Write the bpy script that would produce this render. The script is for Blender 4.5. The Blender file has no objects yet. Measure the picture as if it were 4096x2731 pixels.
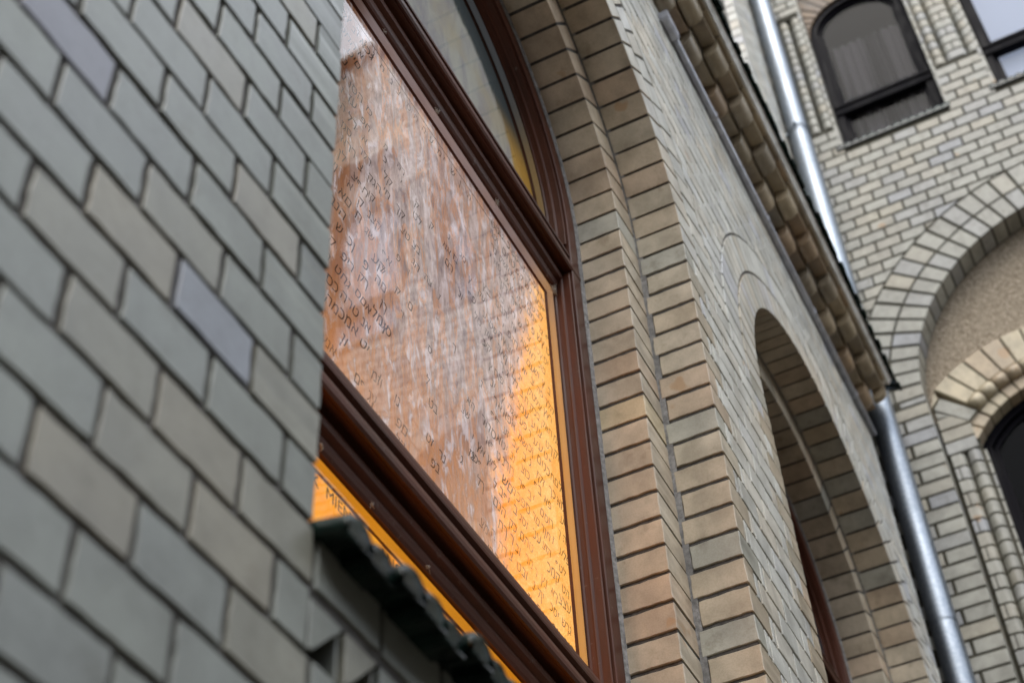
import bpy, bmesh, math, random
from math import pi, sin, cos, radians, atan2, hypot
from mathutils import Matrix, Vector
random.seed(7)
sc = bpy.context.scene
COL = sc.collection
ZC = 1.60            # eye height above the pavement; heights below are measured from the eye
S = 0.6735           # distance of the camera from the facade plane (y = 0)

# ------------------------------------------------------------------ camera
M = ((0.44695708, -0.89343276, -0.0448026), (0.62943198, 0.3496837, -0.69392845), (0.63564515, 0.28195604, 0.71864876))
cam = bpy.data.cameras.new('camera'); cam.lens = 55.035; cam.sensor_width = 36; cam.clip_start = .05; cam.clip_end = 400
co = bpy.data.objects.new('camera', cam); COL.objects.link(co); sc.camera = co
R, D, F = (Vector(v) for v in M)
mw = Matrix((R, -D, -F)).transposed().to_4x4(); mw.translation = Vector((0, -S, ZC)); co.matrix_world = mw
cam.dof.use_dof = True; cam.dof.focus_distance = 3.15; cam.dof.aperture_fstop = 4.0
# ------------------------------------------------------------------ sky and sun
w = bpy.data.worlds.new('World'); sc.world = w; w.use_nodes = True
nt = w.node_tree; bg = nt.nodes['Background']
sky = nt.nodes.new('ShaderNodeTexSky'); sky.sky_type = 'NISHITA'; sky.sun_disc = False
SUN_EL, SUN_AZ = radians(56), radians(250)
sky.sun_elevation = SUN_EL; sky.sun_rotation = SUN_AZ; sky.dust_density = 4; sky.air_density = 1.2; sky.ozone_density = 1.0
mix = nt.nodes.new('ShaderNodeMixRGB'); mix.inputs[0].default_value = .7; mix.inputs[2].default_value = (14.0, 14.7, 15.8, 1)
nt.links.new(sky.outputs[0], mix.inputs[1]); nt.links.new(mix.outputs[0], bg.inputs[0]); bg.inputs[1].default_value = .13
sun = bpy.data.lights.new('sun', 'SUN'); sun.energy = 1.3; sun.angle = radians(40); sun.color = (1, .95, .88)
so = bpy.data.objects.new('sun', sun); COL.objects.link(so)
sd = Vector((cos(SUN_EL) * sin(SUN_AZ), cos(SUN_EL) * cos(SUN_AZ), sin(SUN_EL)))
so.rotation_euler = sd.to_track_quat('Z', 'Y').to_euler(); so.location = (0, -10, 20)
sc.view_settings.view_transform = 'Standard'; sc.view_settings.look = 'None'; sc.view_settings.gamma = 1
sc.view_settings.exposure = 0.52
sc.cycles.max_bounces = 8; sc.cycles.transparent_max_bounces = 8

# ------------------------------------------------------------------ materials
class NT:
    def __init__(s, name):
        s.m = bpy.data.materials.new(name); s.m.use_nodes = True; s.t = s.m.node_tree; s.p = s.t.nodes['Principled BSDF']; s.out = s.t.nodes['Material Output']
    def n(s, ty, **k):
        o = s.t.nodes.new(ty)
        for a, b in k.items(): setattr(o, a, b)
        return o
    def l(s, a, b): s.t.links.new(a, b)
    def set(s, sock, v):
        if hasattr(v, 'is_linked') or hasattr(v, 'links'): s.l(v, sock)
        else: sock.default_value = v
    def math(s, op, a, b=0.0, c=0.0, clamp=False):
        o = s.n('ShaderNodeMath', operation=op, use_clamp=clamp)
        s.set(o.inputs[0], a); s.set(o.inputs[1], b); s.set(o.inputs[2], c); return o.outputs[0]
    def noise(s, scale, detail=3, rough=.5, vec=None, dist=0.0):
        o = s.n('ShaderNodeTexNoise'); o.inputs['Scale'].default_value = scale; o.inputs['Detail'].default_value = detail
        o.inputs['Roughness'].default_value = rough; o.inputs['Distortion'].default_value = dist
        s.l(vec if vec is not None else s.pos(), o.inputs['Vector']); return o.outputs[0]
    def pos(s):
        if not hasattr(s, '_g'): s._g = s.n('ShaderNodeNewGeometry')
        return s._g.outputs['Position']
    def scaled(s, v):
        o = s.n('ShaderNodeMapping'); o.inputs['Scale'].default_value = v; s.l(s.pos(), o.inputs['Vector']); return o.outputs[0]
    def xyz(s):
        o = s.n('ShaderNodeSeparateXYZ'); s.l(s.pos(), o.inputs[0]); return o.outputs
    def rng(s, v, a, b, c=0.0, d=1.0, smooth=True):
        o = s.n('ShaderNodeMapRange', interpolation_type='SMOOTHSTEP' if smooth else 'LINEAR'); s.set(o.inputs[0], v)
        for i, q in enumerate((a, b, c, d)): o.inputs[1 + i].default_value = q
        return o.outputs[0]
    def mixc(s, f, a, b, bt='MIX'):
        o = s.n('ShaderNodeMixRGB', blend_type=bt); s.set(o.inputs[0], f)
        for k, v in ((1, a), (2, b)):
            if isinstance(v, tuple): o.inputs[k].default_value = (*v, 1)
            else: s.l(v, o.inputs[k])
        return o.outputs[0]
    def bump(s, h, strength, dist):
        o = s.n('ShaderNodeBump'); o.inputs['Strength'].default_value = strength; o.inputs['Distance'].default_value = dist
        s.l(h, o.inputs['Height']); s.l(o.outputs[0], s.p.inputs['Normal'])
    def pr(s, **k):
        for a, v in k.items(): s.set(s.p.inputs[a.replace('_', ' ')], (*v, 1) if isinstance(v, tuple) else v)

def brick_mat(name, rough=.5, gain=1.0, dirt=.5):
    t = NT(name); a = t.n('ShaderNodeAttribute', attribute_name='Col')
    n1 = t.noise(9, 4); n2 = t.noise(260, 2, .6); n3 = t.noise(75, 5, .7)
    c = t.mixc(1.0, a.outputs['Color'], t.mixc(t.rng(n1, .3, .7), (.80 * gain, .79 * gain, .76 * gain), (1.14 * gain, 1.13 * gain, 1.10 * gain)), 'MULTIPLY')
    c = t.mixc(t.rng(t.noise(27, 3, .6), .42, .66, 0, .55), c, t.mixc(1.0, c, (.80, .80, .79), 'MULTIPLY'))
    run = t.rng(t.noise(1.0, 4, .6, t.scaled((16, 16, 1.6))), .52, .72)
    c = t.mixc(t.math('MULTIPLY', run, dirt * .45), c, t.mixc(1.0, c, (.66, .64, .60), 'MULTIPLY'))
    c = t.mixc(t.math('MULTIPLY', t.rng(n2, .42, .62), .22), c, t.mixc(1.0, c, (.62, .58, .52), 'MULTIPLY'))
    pits = t.math('MULTIPLY', t.rng(n3, .70, .76), t.rng(t.noise(3.1, 2), .45, .62))
    c = t.mixc(t.math('MULTIPLY', pits, .8), c, (.06, .05, .04))
    st = t.math('MULTIPLY', t.rng(t.noise(14, 5, .65), .56, .75), dirt)
    c = t.mixc(st, c, t.mixc(1.0, c, (.60, .56, .50), 'MULTIPLY'))
    fl = t.math('MULTIPLY', t.rng(t.noise(5.3, 3, .6), .69, .72), .55)
    c = t.mixc(fl, c, (.40, .23, .10))
    t.pr(Base_Color=c, Roughness=t.rng(n1, .2, .8, rough - .07, rough + .1))
    t.bump(t.math('SUBTRACT', t.math('MULTIPLY', n2, .5), t.math('MULTIPLY', pits, 1.5)), .35, .0012)
    return t.m
def mortar_mat(name, col):
    t = NT(name); n = t.noise(60, 5, .65); n2 = t.noise(6, 3)
    c = t.mixc(t.rng(n, .3, .7), tuple(v * .6 for v in col), tuple(v * 1.35 for v in col))
    c = t.mixc(t.rng(n2, .35, .7, 0, .5), c, tuple(v * .55 for v in col))
    t.pr(Base_Color=c, Roughness=.95); t.bump(n, .9, .003); return t.m
def paint_mat(name, col, rough=.32, streak=.35, spec=.24):
    t = NT(name); n = t.noise(4, 4, .6, t.scaled((1, 6, 1))); n2 = t.noise(220, 3)
    c = t.mixc(t.rng(n, .3, .75), tuple(v * .72 for v in col), tuple(v * 1.25 for v in col))
    c = t.mixc(t.math('MULTIPLY', t.rng(t.noise(45, 5, .7), .62, .72), streak), c, (.20, .17, .15))
    t.pr(Base_Color=c, Roughness=t.rng(n, .3, .7, rough - .06, rough + .16), Specular_IOR_Level=spec); t.bump(n2, .25, .0006); return t.m
M_BR = brick_mat('glazed_cream_brick', .36, dirt=.7)
M_BW = brick_mat('wing_cream_brick', .5, dirt=.7)
M_MO = mortar_mat('grey_mortar', (.088, .083, .078))
M_MW = mortar_mat('dirty_mortar', (.060, .055, .038))
M_FILL = mortar_mat('pale_sealing_mortar', (.25, .245, .24))
M_WOOD = paint_mat('red_brown_gloss_paint', (.082, .026, .0135), .42)
M_DARKF = paint_mat('black_window_paint', (.0045, .004, .0065), .5, .0, .06)
t = NT('silver_spacer'); t.pr(Base_Color=(.80, .82, .88), Metallic=.0, Roughness=.6); M_SPACER = t.m
t = NT('zinc_pipe'); n = t.noise(5, 4, .6); n2 = t.noise(70, 4, .6)
t.pr(Base_Color=t.mixc(t.rng(n2, .3, .7), (.22, .255, .30), (.31, .345, .39)), Metallic=.92, Roughness=t.rng(n, .3, .7, .38, .50)); t.bump(n, .08, .01); M_ZINC = t.m
t = NT('conduit_zinc'); t.pr(Base_Color=t.mixc(t.rng(t.noise(30, 4), .3, .7), (.40, .41, .46), (.55, .56, .61)), Metallic=.2, Roughness=.45); M_COND = t.m
t = NT('dark_green_glaze'); t.pr(Base_Color=t.mixc(t.rng(t.noise(12, 4), .3, .7), (.003, .007, .006), (.012, .030, .024)), Roughness=.2, Specular_IOR_Level=.28); t.bump(t.noise(60, 4), .4, .002); M_TILE = t.m
t = NT('pebble_stucco'); v = t.n('ShaderNodeTexVoronoi'); v.inputs['Scale'].default_value = 105; t.l(t.scaled((1, 1, 1.25)), v.inputs['Vector'])
n = t.noise(45, 6, .75); h = t.math('ADD', t.math('MULTIPLY', v.outputs[0], -.8), n)
t.pr(Base_Color=t.mixc(t.rng(h, -.15, .55), (.34, .27, .19), (.76, .65, .51)), Roughness=.95); t.bump(h, 1.0, .02); M_STUC = t.m
t = NT('pale_plaster'); t.pr(Base_Color=t.mixc(t.rng(t.noise(3, 4), .3, .7), (.38, .37, .35), (.48, .47, .45)), Roughness=.9); t.bump(t.noise(40, 4), .4, .004); M_PLAS = t.m
t = NT('pavement_stone'); t.pr(Base_Color=t.mixc(t.rng(t.noise(2, 5), .3, .7), (.105, .085, .060), (.15, .12, .09)), Roughness=.9); M_GROUND = t.m
t = NT('asphalt'); t.pr(Base_Color=t.mixc(t.rng(t.noise(9, 5), .3, .7), (.05, .048, .045), (.08, .075, .07)), Roughness=.9); M_ASPH = t.m
def glass_mat(name, ior, tint=(1, 1, 1), wav=.02):
    t = NT(name); t.t.nodes.remove(t.p)
    fr = t.n('ShaderNodeFresnel'); fr.inputs[0].default_value = ior
    tr = t.n('ShaderNodeBsdfTransparent'); tr.inputs[0].default_value = (*tint, 1)
    gl = t.n('ShaderNodeBsdfGlossy'); gl.inputs['Roughness'].default_value = .015
    b = t.n('ShaderNodeBump'); b.inputs['Strength'].default_value = wav; b.inputs['Distance'].default_value = .05
    t.l(t.noise(5, 2), b.inputs['Height']); t.l(b.outputs[0], gl.inputs['Normal'])
    mx = t.n('ShaderNodeMixShader'); t.l(fr.outputs[0], mx.inputs[0]); t.l(tr.outputs[0], mx.inputs[1]); t.l(gl.outputs[0], mx.inputs[2])
    t.l(mx.outputs[0], t.out.inputs[0]); return t.m
M_GLASS = glass_mat('window_glass', 2.2)
M_GLASSW = glass_mat('dark_window_glass', 1.16, (.55, .55, .57))
t = NT('dark_room'); t.pr(Base_Color=(.012, .010, .009), Roughness=.9); M_ROOM = t.m
t = NT('grey_curtain'); n = t.noise(1.0, 1, .4, t.scaled((1, 9, .15)))
t.pr(Base_Color=t.mixc(t.rng(n, .42, .56), (.010, .010, .011), (.17, .16, .165)), Roughness=.9); M_CURT = t.m
t = NT('sky_reflection_white'); t.pr(Base_Color=(.70, .76, .86), Roughness=.6, Emission_Color=(.58, .68, .86), Emission_Strength=.42); M_SKYREF = t.m  # glowing sheet behind the pane, imitates sky reflected in the glass
t = NT('ink'); t.pr(Base_Color=(.035, .028, .02), Roughness=.8); M_INK = t.m
t = NT('faded_ink'); tr = t.n('ShaderNodeBsdfTransparent'); mx = t.n('ShaderNodeMixShader')
t.pr(Base_Color=(.03, .024, .018), Roughness=.8); t.l(t.math('MULTIPLY', t.rng(t.noise(60, 4, .7), .32, .44), t.rng(t.noise(7, 3), .3, .5, .45, .85)), mx.inputs[0]); t.l(tr.outputs[0], mx.inputs[1]); t.l(t.p.outputs[0], mx.inputs[2]); t.l(mx.outputs[0], t.out.inputs[0]); M_HAND = t.m
t = NT('dusty_web'); t.pr(Base_Color=(.42, .37, .31), Roughness=1.0); M_WEB = t.m

# backlit parchment behind the large pane
def parchment():
    t = NT('backlit_parchment'); X = t.xyz(); x, z = X[0], t.math('SUBTRACT', X[2], ZC)
    grain = t.noise(330, 3, .7); g2 = t.noise(38, 5, .65); blot = t.noise(7, 4, .6)
    vs = t.noise(1.0, 5, .62, t.scaled((26, 1, 5.5)), .5); vs2 = t.noise(1.0, 4, .6, t.scaled((60, 1, 12)), .8); vs3 = t.noise(1.0, 3, .5, t.scaled((9, 1, 1.6)))
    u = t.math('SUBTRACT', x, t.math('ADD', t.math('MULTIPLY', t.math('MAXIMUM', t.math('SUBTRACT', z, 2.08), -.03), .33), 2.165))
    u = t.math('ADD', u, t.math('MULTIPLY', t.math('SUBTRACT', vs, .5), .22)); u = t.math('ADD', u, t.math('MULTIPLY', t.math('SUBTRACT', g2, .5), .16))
    glow = t.rng(u, -.10, .07)  # amber stops along a reflection edge drawn into the emission
    edge = t.rng(x, 2.20, 2.49)
    org = t.mixc(edge, (1.0, .33, .022), (1.0, .53, .12))
    org = t.mixc(t.rng(g2, .45, .68, 0, .55), org, (1.0, .60, .20)); org = t.mixc(t.rng(blot, .5, .72, 0, .5), org, (.95, .27, .03))
    org = t.mixc(t.rng(grain, .40, .62, 0, .6), org, (.80, .22, .01)); org = t.mixc(t.rng(grain, .46, .36, 0, .5), org, (1.0, .80, .38))
    cop = t.mixc(t.rng(vs, .35, .62), (.36, .105, .022), (.60, .25, .085)); cop = t.mixc(t.rng(blot, .48, .7), cop, (.50, .19, .05))
    cop = t.mixc(t.rng(z, 2.5, 1.75, 0, .7), cop, (.86, .37, .13))
    cop = t.mixc(t.math('MULTIPLY', t.rng(x, 1.72, 1.45), t.rng(z, 1.85, 2.1)), cop, t.mixc(1.0, cop, (.50, .50, .52), 'MULTIPLY'))
    em = t.mixc(glow, cop, org)
    # pale reflection veil painted into colour and emission over the middle of the sheet
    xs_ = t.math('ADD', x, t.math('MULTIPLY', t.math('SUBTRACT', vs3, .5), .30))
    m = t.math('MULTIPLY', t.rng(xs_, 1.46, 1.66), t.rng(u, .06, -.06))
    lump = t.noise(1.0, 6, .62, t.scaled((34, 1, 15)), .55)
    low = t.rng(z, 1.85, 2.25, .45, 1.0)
    refl_veil = t.math('MULTIPLY', t.math('MULTIPLY', m, low), t.rng(vs, .38, .60, .70, 1.0))
    refl_veil = t.math('ADD', refl_veil, t.math('MULTIPLY', t.rng(lump, .50, .66), t.math('MULTIPLY', t.rng(xs_, 1.25, 1.6, .25, .75), t.rng(u, .05, -.08))), clamp=True)
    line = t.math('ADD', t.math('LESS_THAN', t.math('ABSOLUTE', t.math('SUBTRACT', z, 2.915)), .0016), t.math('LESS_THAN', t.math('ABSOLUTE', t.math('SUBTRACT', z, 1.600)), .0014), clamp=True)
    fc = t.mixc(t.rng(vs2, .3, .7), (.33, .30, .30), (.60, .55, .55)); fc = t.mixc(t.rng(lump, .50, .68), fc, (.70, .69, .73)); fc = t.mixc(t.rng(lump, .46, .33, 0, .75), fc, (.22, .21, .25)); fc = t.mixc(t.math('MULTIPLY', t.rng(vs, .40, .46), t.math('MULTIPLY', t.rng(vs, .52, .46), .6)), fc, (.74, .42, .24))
    base = t.mixc(refl_veil, (.30, .14, .07), fc)
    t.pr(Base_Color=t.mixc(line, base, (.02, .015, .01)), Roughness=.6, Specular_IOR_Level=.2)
    em = t.mixc(t.math('MULTIPLY', refl_veil, .9), em, t.mixc(1.0, fc, (1.2, 1.1, 1.1), 'MULTIPLY'))
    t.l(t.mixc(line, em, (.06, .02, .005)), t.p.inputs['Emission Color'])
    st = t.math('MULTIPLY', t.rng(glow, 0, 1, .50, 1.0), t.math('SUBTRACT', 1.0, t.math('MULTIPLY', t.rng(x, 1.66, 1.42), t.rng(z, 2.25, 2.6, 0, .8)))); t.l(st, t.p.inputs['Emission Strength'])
    hgt = t.math('ADD', t.math('MULTIPLY', vs, 1.0), t.math('MULTIPLY', vs2, .5)); t.bump(t.math('MULTIPLY', t.math('ADD', hgt, t.math('MULTIPLY', lump, 1.5)), refl_veil), 1.0, .03)
    return t.m
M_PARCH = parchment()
def lowparch():
    t = NT('glowing_amber_parchment'); X = t.xyz(); z = t.math('SUBTRACT', X[2], ZC)
    c = t.mixc(t.rng(t.noise(9, 4), .35, .7), (1.0, .34, .012), (1.0, .46, .04)); c = t.mixc(t.rng(t.noise(38, 4), .5, .7, 0, .5), c, (1, .27, .01))
    line = t.math('LESS_THAN', t.math('ABSOLUTE', t.math('SUBTRACT', z, 1.602)), .0014)
    t.pr(Base_Color=(.25, .12, .04), Roughness=.7); t.l(t.mixc(line, c, (.12, .03, .0)), t.p.inputs['Emission Color']); t.p.inputs['Emission Strength'].default_value = .75
    return t.m
M_LOWP = lowparch()
def upperglass():  # sky reflection painted into colour and emission, mixed with stained glass tones
    t = NT('sky_toned_glass'); X = t.xyz(); x, z = X[0], t.math('SUBTRACT', X[2], ZC)
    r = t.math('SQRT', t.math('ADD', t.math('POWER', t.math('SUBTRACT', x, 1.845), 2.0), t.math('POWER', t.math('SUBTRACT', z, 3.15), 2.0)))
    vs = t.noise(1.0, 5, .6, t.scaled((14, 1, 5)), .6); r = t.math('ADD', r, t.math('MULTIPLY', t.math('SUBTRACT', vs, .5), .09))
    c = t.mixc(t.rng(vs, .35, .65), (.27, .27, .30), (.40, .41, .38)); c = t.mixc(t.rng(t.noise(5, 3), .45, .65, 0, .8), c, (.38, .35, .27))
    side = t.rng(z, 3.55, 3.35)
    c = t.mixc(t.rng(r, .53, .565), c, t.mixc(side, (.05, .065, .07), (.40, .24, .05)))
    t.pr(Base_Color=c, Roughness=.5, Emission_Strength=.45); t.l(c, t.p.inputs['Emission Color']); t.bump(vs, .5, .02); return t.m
M_UPG = upperglass()

# ------------------------------------------------------------------ mesh builder
class MB:
    def __init__(s): s.v = []; s.f = []; s.c = []; s.sm = []
    def face(s, idx, col=(1, 1, 1), smooth=False): s.f.append(idx); s.c.append(col); s.sm.append(smooth)
    def add(s, pts): b = len(s.v); s.v += [tuple(p) for p in pts]; return b
    def prism(s, poly, mp, w0, w1, col=(1, 1, 1), ch=.0015, front=None):
        """poly: 2D outline, mp(u,v,w)->xyz with w pointing out of the wall; w0 back, w1 front"""
        n = len(poly); a = sum(poly[i][0] * poly[(i + 1) % n][1] - poly[(i + 1) % n][0] * poly[i][1] for i in range(n))
        if abs(a) < 2e-5: return
        if a < 0: poly = poly[::-1]
        ins = []
        for i in range(n):
            p, q, r = poly[i - 1], poly[i], poly[(i + 1) % n]
            d1 = (q[0] - p[0], q[1] - p[1]); d2 = (r[0] - q[0], r[1] - q[1]); l1 = hypot(*d1) or 1; l2 = hypot(*d2) or 1
            n1 = (-d1[1] / l1, d1[0] / l1); n2 = (-d2[1] / l2, d2[0] / l2); k = 1 + n1[0] * n2[0] + n1[1] * n2[1]; k = max(k, .4)
            ins.append((q[0] + ch * (n1[0] + n2[0]) / k, q[1] + ch * (n1[1] + n2[1]) / k))
        b = s.add([mp(u, v, w0) for u, v in poly] + [mp(u, v, w1 - ch) for u, v in poly] + [mp(u, v, w1) for u, v in ins])
        for i in range(n):
            j = (i + 1) % n
            s.face((b + i, b + j, b + n + j, b + n + i), col); s.face((b + n + i, b + n + j, b + 2 * n + j, b + 2 * n + i), col)
        s.face(tuple(b + 2 * n + i for i in range(n)), front or col); s.face(tuple(b + n - 1 - i for i in range(n)), col)
    def box(s, x0, x1, y0, y1, z0, z1, col=(1, 1, 1), ch=.0015):
        pts = []
        for z, k in ((z0, ch), (z0 + ch, 0), (z1 - ch, 0), (z1, ch)):
            pts += [(x0 + k, y0 + k, z), (x1 - k, y0 + k, z), (x1 - k, y1 - k, z), (x0 + k, y1 - k, z)]
        b = s.add(pts)
        for l in range(3):
            for i in range(4): j = (i + 1) % 4; s.face((b + 4 * l + i, b + 4 * l + j, b + 4 * l + 4 + j, b + 4 * l + 4 + i), col)
        s.face((b + 3, b + 2, b + 1, b), col); s.face((b + 12, b + 13, b + 14, b + 15), col)
    def cyl(s, p0, p1, r, n=24, col=(1, 1, 1), caps=True, r1=None):
        p0, p1 = Vector(p0), Vector(p1); d = (p1 - p0).normalized(); a = d.orthogonal().normalized(); b2 = d.cross(a); r1 = r if r1 is None else r1
        b = s.add([p0 + (a * cos(2 * pi * i / n) + b2 * sin(2 * pi * i / n)) * r for i in range(n)] + [p1 + (a * cos(2 * pi * i / n) + b2 * sin(2 * pi * i / n)) * r1 for i in range(n)])
        for i in range(n): j = (i + 1) % n; s.face((b + i, b + j, b + n + j, b + n + i), col, True)
        if caps: s.face(tuple(b + n - 1 - i for i in range(n)), col); s.face(tuple(b + n + i for i in range(n)), col)
    def quad(s, a, b, c, d, col=(1, 1, 1)): k = s.add([a, b, c, d]); s.face((k, k + 1, k + 2, k + 3), col)
    def sweep(s, rings, closed=True, smooth=False, caps=True, col=(1, 1, 1)):
        n = len(rings[0]); b = s.add([p for r in rings for p in r])
        for k in range(len(rings) - 1):
            for i in range(n if closed else n - 1):
                j = (i + 1) % n; s.face((b + k * n + i, b + k * n + j, b + (k + 1) * n + j, b + (k + 1) * n + i), col, smooth)
        if caps and closed: s.face(tuple(b + i for i in range(n))[::-1], col); s.face(tuple(b + (len(rings) - 1) * n + i for i in range(n)), col)
    def build(s, name, mat, parent=None, loc=(0, 0, 0), recalc=True):
        me = bpy.data.meshes.new(name)
        base = Vector(loc)
        me.from_pydata([(x - base.x, y - base.y, z + ZC - base.z) for x, y, z in s.v], [], s.f)
        ca = me.attributes.new('Col', 'FLOAT_COLOR', 'CORNER'); flat = []
        for f, c in zip(s.f, s.c): flat += [c[0], c[1], c[2], 1.0] * len(f)
        ca.data.foreach_set('color', flat); me.polygons.foreach_set('use_smooth', s.sm)
        if recalc:
            bm = bmesh.new(); bm.from_mesh(me); bmesh.ops.recalc_face_normals(bm, faces=bm.faces); bm.to_mesh(me); bm.free()
        me.materials.append(mat); o = bpy.data.objects.new(name, me); COL.objects.link(o); o.location = base
        if parent is not None:
            o.parent = parent; o.matrix_parent_inverse = Matrix.Identity(4)
            pw = Vector((0, 0, 0)); q = parent
            while q: pw += q.location; q = q.parent
            o.location = base - pw
        return o
def tag(o, label=None, cat=None, group=None, kind=None):
    for k, v in (('label', label), ('category', cat), ('group', group), ('kind', kind)):
        if v: o[k] = v
    return o
def empty(name, loc, label, cat, group=None):
    o = bpy.data.objects.new(name, None); COL.objects.link(o); o.location = loc; return tag(o, label, cat, group)
def part_empty(name, loc, parent):
    o = bpy.data.objects.new(name, None); COL.objects.link(o); o.parent = parent; o.location = Vector(loc) - parent.location; return o

H = .0751; ZJ = 1.0692          # course height and the height of one bed joint (from the eye)
PW = .13; XJ = .5596            # header pitch, a perpend of the even courses
def bcol(kind='face'):
    r = random.random(); k = random.uniform(.93, 1.06)
    pal = {'face': ((.50, (.64, .645, .61)), (.74, (.655, .635, .575)), (.88, (.61, .62, .61)), (.95, (.66, .62, .54)), (1.01, (.60, .615, .65))),
           'left': ((.55, (.238, .262, .246)), (.80, (.256, .260, .226)), (1.01, (.226, .250, .242))),  # same brick, with the near wall's dimness put into its colour
           'reveal': ((.35, (.55, .47, .36)), (.60, (.55, .485, .385)), (.76, (.55, .445, .335)), (.88, (.52, .465, .37)), (.97, (.46, .455, .40)), (1.01, (.58, .49, .33))),
           'wing': ((.50, (.395, .395, .355)), (.66, (.375, .38, .37)), (.88, (.415, .40, .345)), (.95, (.43, .405, .335)), (1.01, (.36, .375, .40)))}[kind]
    for t_, c in pal:
        if r < t_:
            k *= {'wing': .86, 'reveal': .93}.get(kind, 1.0); return tuple(v * k for v in c)
def rect(u0, u1, v0, v1, rough=0.0):
    if rough <= 0: return [(u0, v0), (u1, v0), (u1, v1), (u0, v1)]
    out = []
    for (a, b) in (((u0, v0), (u1, v0)), ((u1, v0), (u1, v1)), ((u1, v1), (u0, v1)), ((u0, v1), (u0, v0))):
        n = max(1, int(hypot(b[0] - a[0], b[1] - a[1]) / .016))
        for i in range(n):
            t_ = i / n; out.append((a[0] + (b[0] - a[0]) * t_ + random.uniform(-rough, rough), a[1] + (b[1] - a[1]) * t_ + random.uniform(-rough, rough)))
    return out
def clip_circle(poly, c, rad):
    cx = sum(p[0] for p in poly) / len(poly) - c[0]; cz = sum(p[1] for p in poly) / len(poly) - c[1]; d = hypot(cx, cz) or 1; n = (cx / d, cz / d)
    f = lambda p: (p[0] - c[0]) * n[0] + (p[1] - c[1]) * n[1] - rad
    out = []
    for i in range(len(poly)):
        p, q = poly[i], poly[(i + 1) % len(poly)]; a, b = f(p), f(q)
        if a >= 0: out.append(p)
        if (a >= 0) != (b >= 0): t_ = a / (a - b); out.append((p[0] + (q[0] - p[0]) * t_, p[1] + (q[1] - p[1]) * t_))
    return out

# ================================================================== MAIN FACADE (plane y = 0, looking -y)
facade = empty('brick_building', (3, 0, 0), 'cream glazed brick facade with round arched brown windows below a bracketed tile topped cornice', 'building')
ZR = ZJ - .018               # bed joints of the masonry right of the near pier
A1 = dict(cx=1.845, R=.837, R2=.713, cz=3.154, zs=1.00)
A2 = dict(cx=4.147, R=.874, R2=.751, cz=3.0789, zs=1.00)
ARCH = (A1, A2)
mapY = lambda u, v, w_: (u, -w_, v)
def zk(k): return ZR + H * k
BLU, BEI = (.33, .38, .48), (.265, .255, .210)
ODD = [(.816, 1.106, (.27, .30, .36)), (.56, 1.245, (.20, .21, .26)), (.94, 1.594, (.28, .29, .33)), (.684, 1.104, BEI), (.905, 1.336, (.265, .26, .225)), (.755, 1.478, (.265, .26, .22)), (.676, .806, BEI), (.808, .96, BEI), (.878, .888, BEI)]
def wcol(x, z):
    for ox, oz, c in ODD:
        if abs(x - ox) < .062 and abs(z - oz) < .037: return c
    return bcol('left' if x < .98 or (x < 2.7 and z < 1.0) else 'face')
wall = MB()
XL, XR, ZLO, ZHI = -1.4, 5.34, -.5, 4.655
def parity_w(k): return .12 if k % 2 == 0 else .055
k0 = math.floor((ZLO - ZJ) / H); k1 = math.ceil((ZHI - ZJ) / H)
for k, GZ in [(k_, g_) for g_ in (ZJ, ZR) for k_ in range(k0, k1)]:
    za, zb = GZ + H * k + .005, min(GZ + H * (k + 1) - .005, ZHI)
    if zb - za < .01: continue
    off = 0 if k % 2 else PW / 2
    dent = abs(za - .85) < .03
    j = math.floor((XL - XJ) / PW)
    segs = []
    x = XJ + off + PW * j
    while x < XR:
        segs.append((x + .0045, min(x + PW - .0045, XR))); x += PW
    cuts = []
    for A in ARCH:
        if zb > A['zs'] + .02 and za < A['cz'] - .03: cuts.append((A['cx'] - A['R'] - parity_w(k) - .009, A['cx'] + A['R'] + parity_w(k) + .009))
        if dent: cuts.append((A['cx'] - A['R'] - .002, A['cx'] + A['R'] + .002))
    for (a, b) in segs:
        parts = [(a, b)]
        for (c0, c1) in cuts:
            np_ = []
            for (p, q) in parts:
                if q <= c0 or p >= c1: np_.append((p, q)); continue
                if p < c0: np_.append((p, c0))
                if q > c1: np_.append((c1, q))
            parts = np_
        for (p, q) in parts:
            lim = 2.684 if zb < 1.02 else 1.845
            if GZ == ZJ: q = min(q, lim - .0045)
            else: p = max(p, lim + .0045)
            if q - p < .012: continue
            rough = .0007 if p > 2.5 and p < 3.4 and za < 3.6 else .0012
            poly = rect(p, q, za + random.uniform(-.0012, .0008), zb + random.uniform(-.0008, .0012), rough if p > .3 else 0)
            bad = False
            for A in ARCH:
                if za > A['cz'] - .03 and hypot((p + q) / 2 - A['cx'], max(0, (za + zb) / 2 - A['cz'])) < A['R'] + .40:
                    poly = clip_circle(poly, (A['cx'], A['cz']), A['R'] + .262)
                    if len(poly) < 3: bad = True; break
            if bad: continue
            tu, tv, mx_, mz_ = random.uniform(-.003, .003), random.uniform(-.006, .006), (p + q) / 2, (za + zb) / 2
            wall.prism(poly, lambda u, v, w_: (u, -w_ - (tu * (u - mx_) + tv * (v - mz_)) * (w_ > -.01), v), -.05, random.uniform(-.0007, .0009), wcol((p + q) / 2, (za + zb) / 2), .0009)
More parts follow.
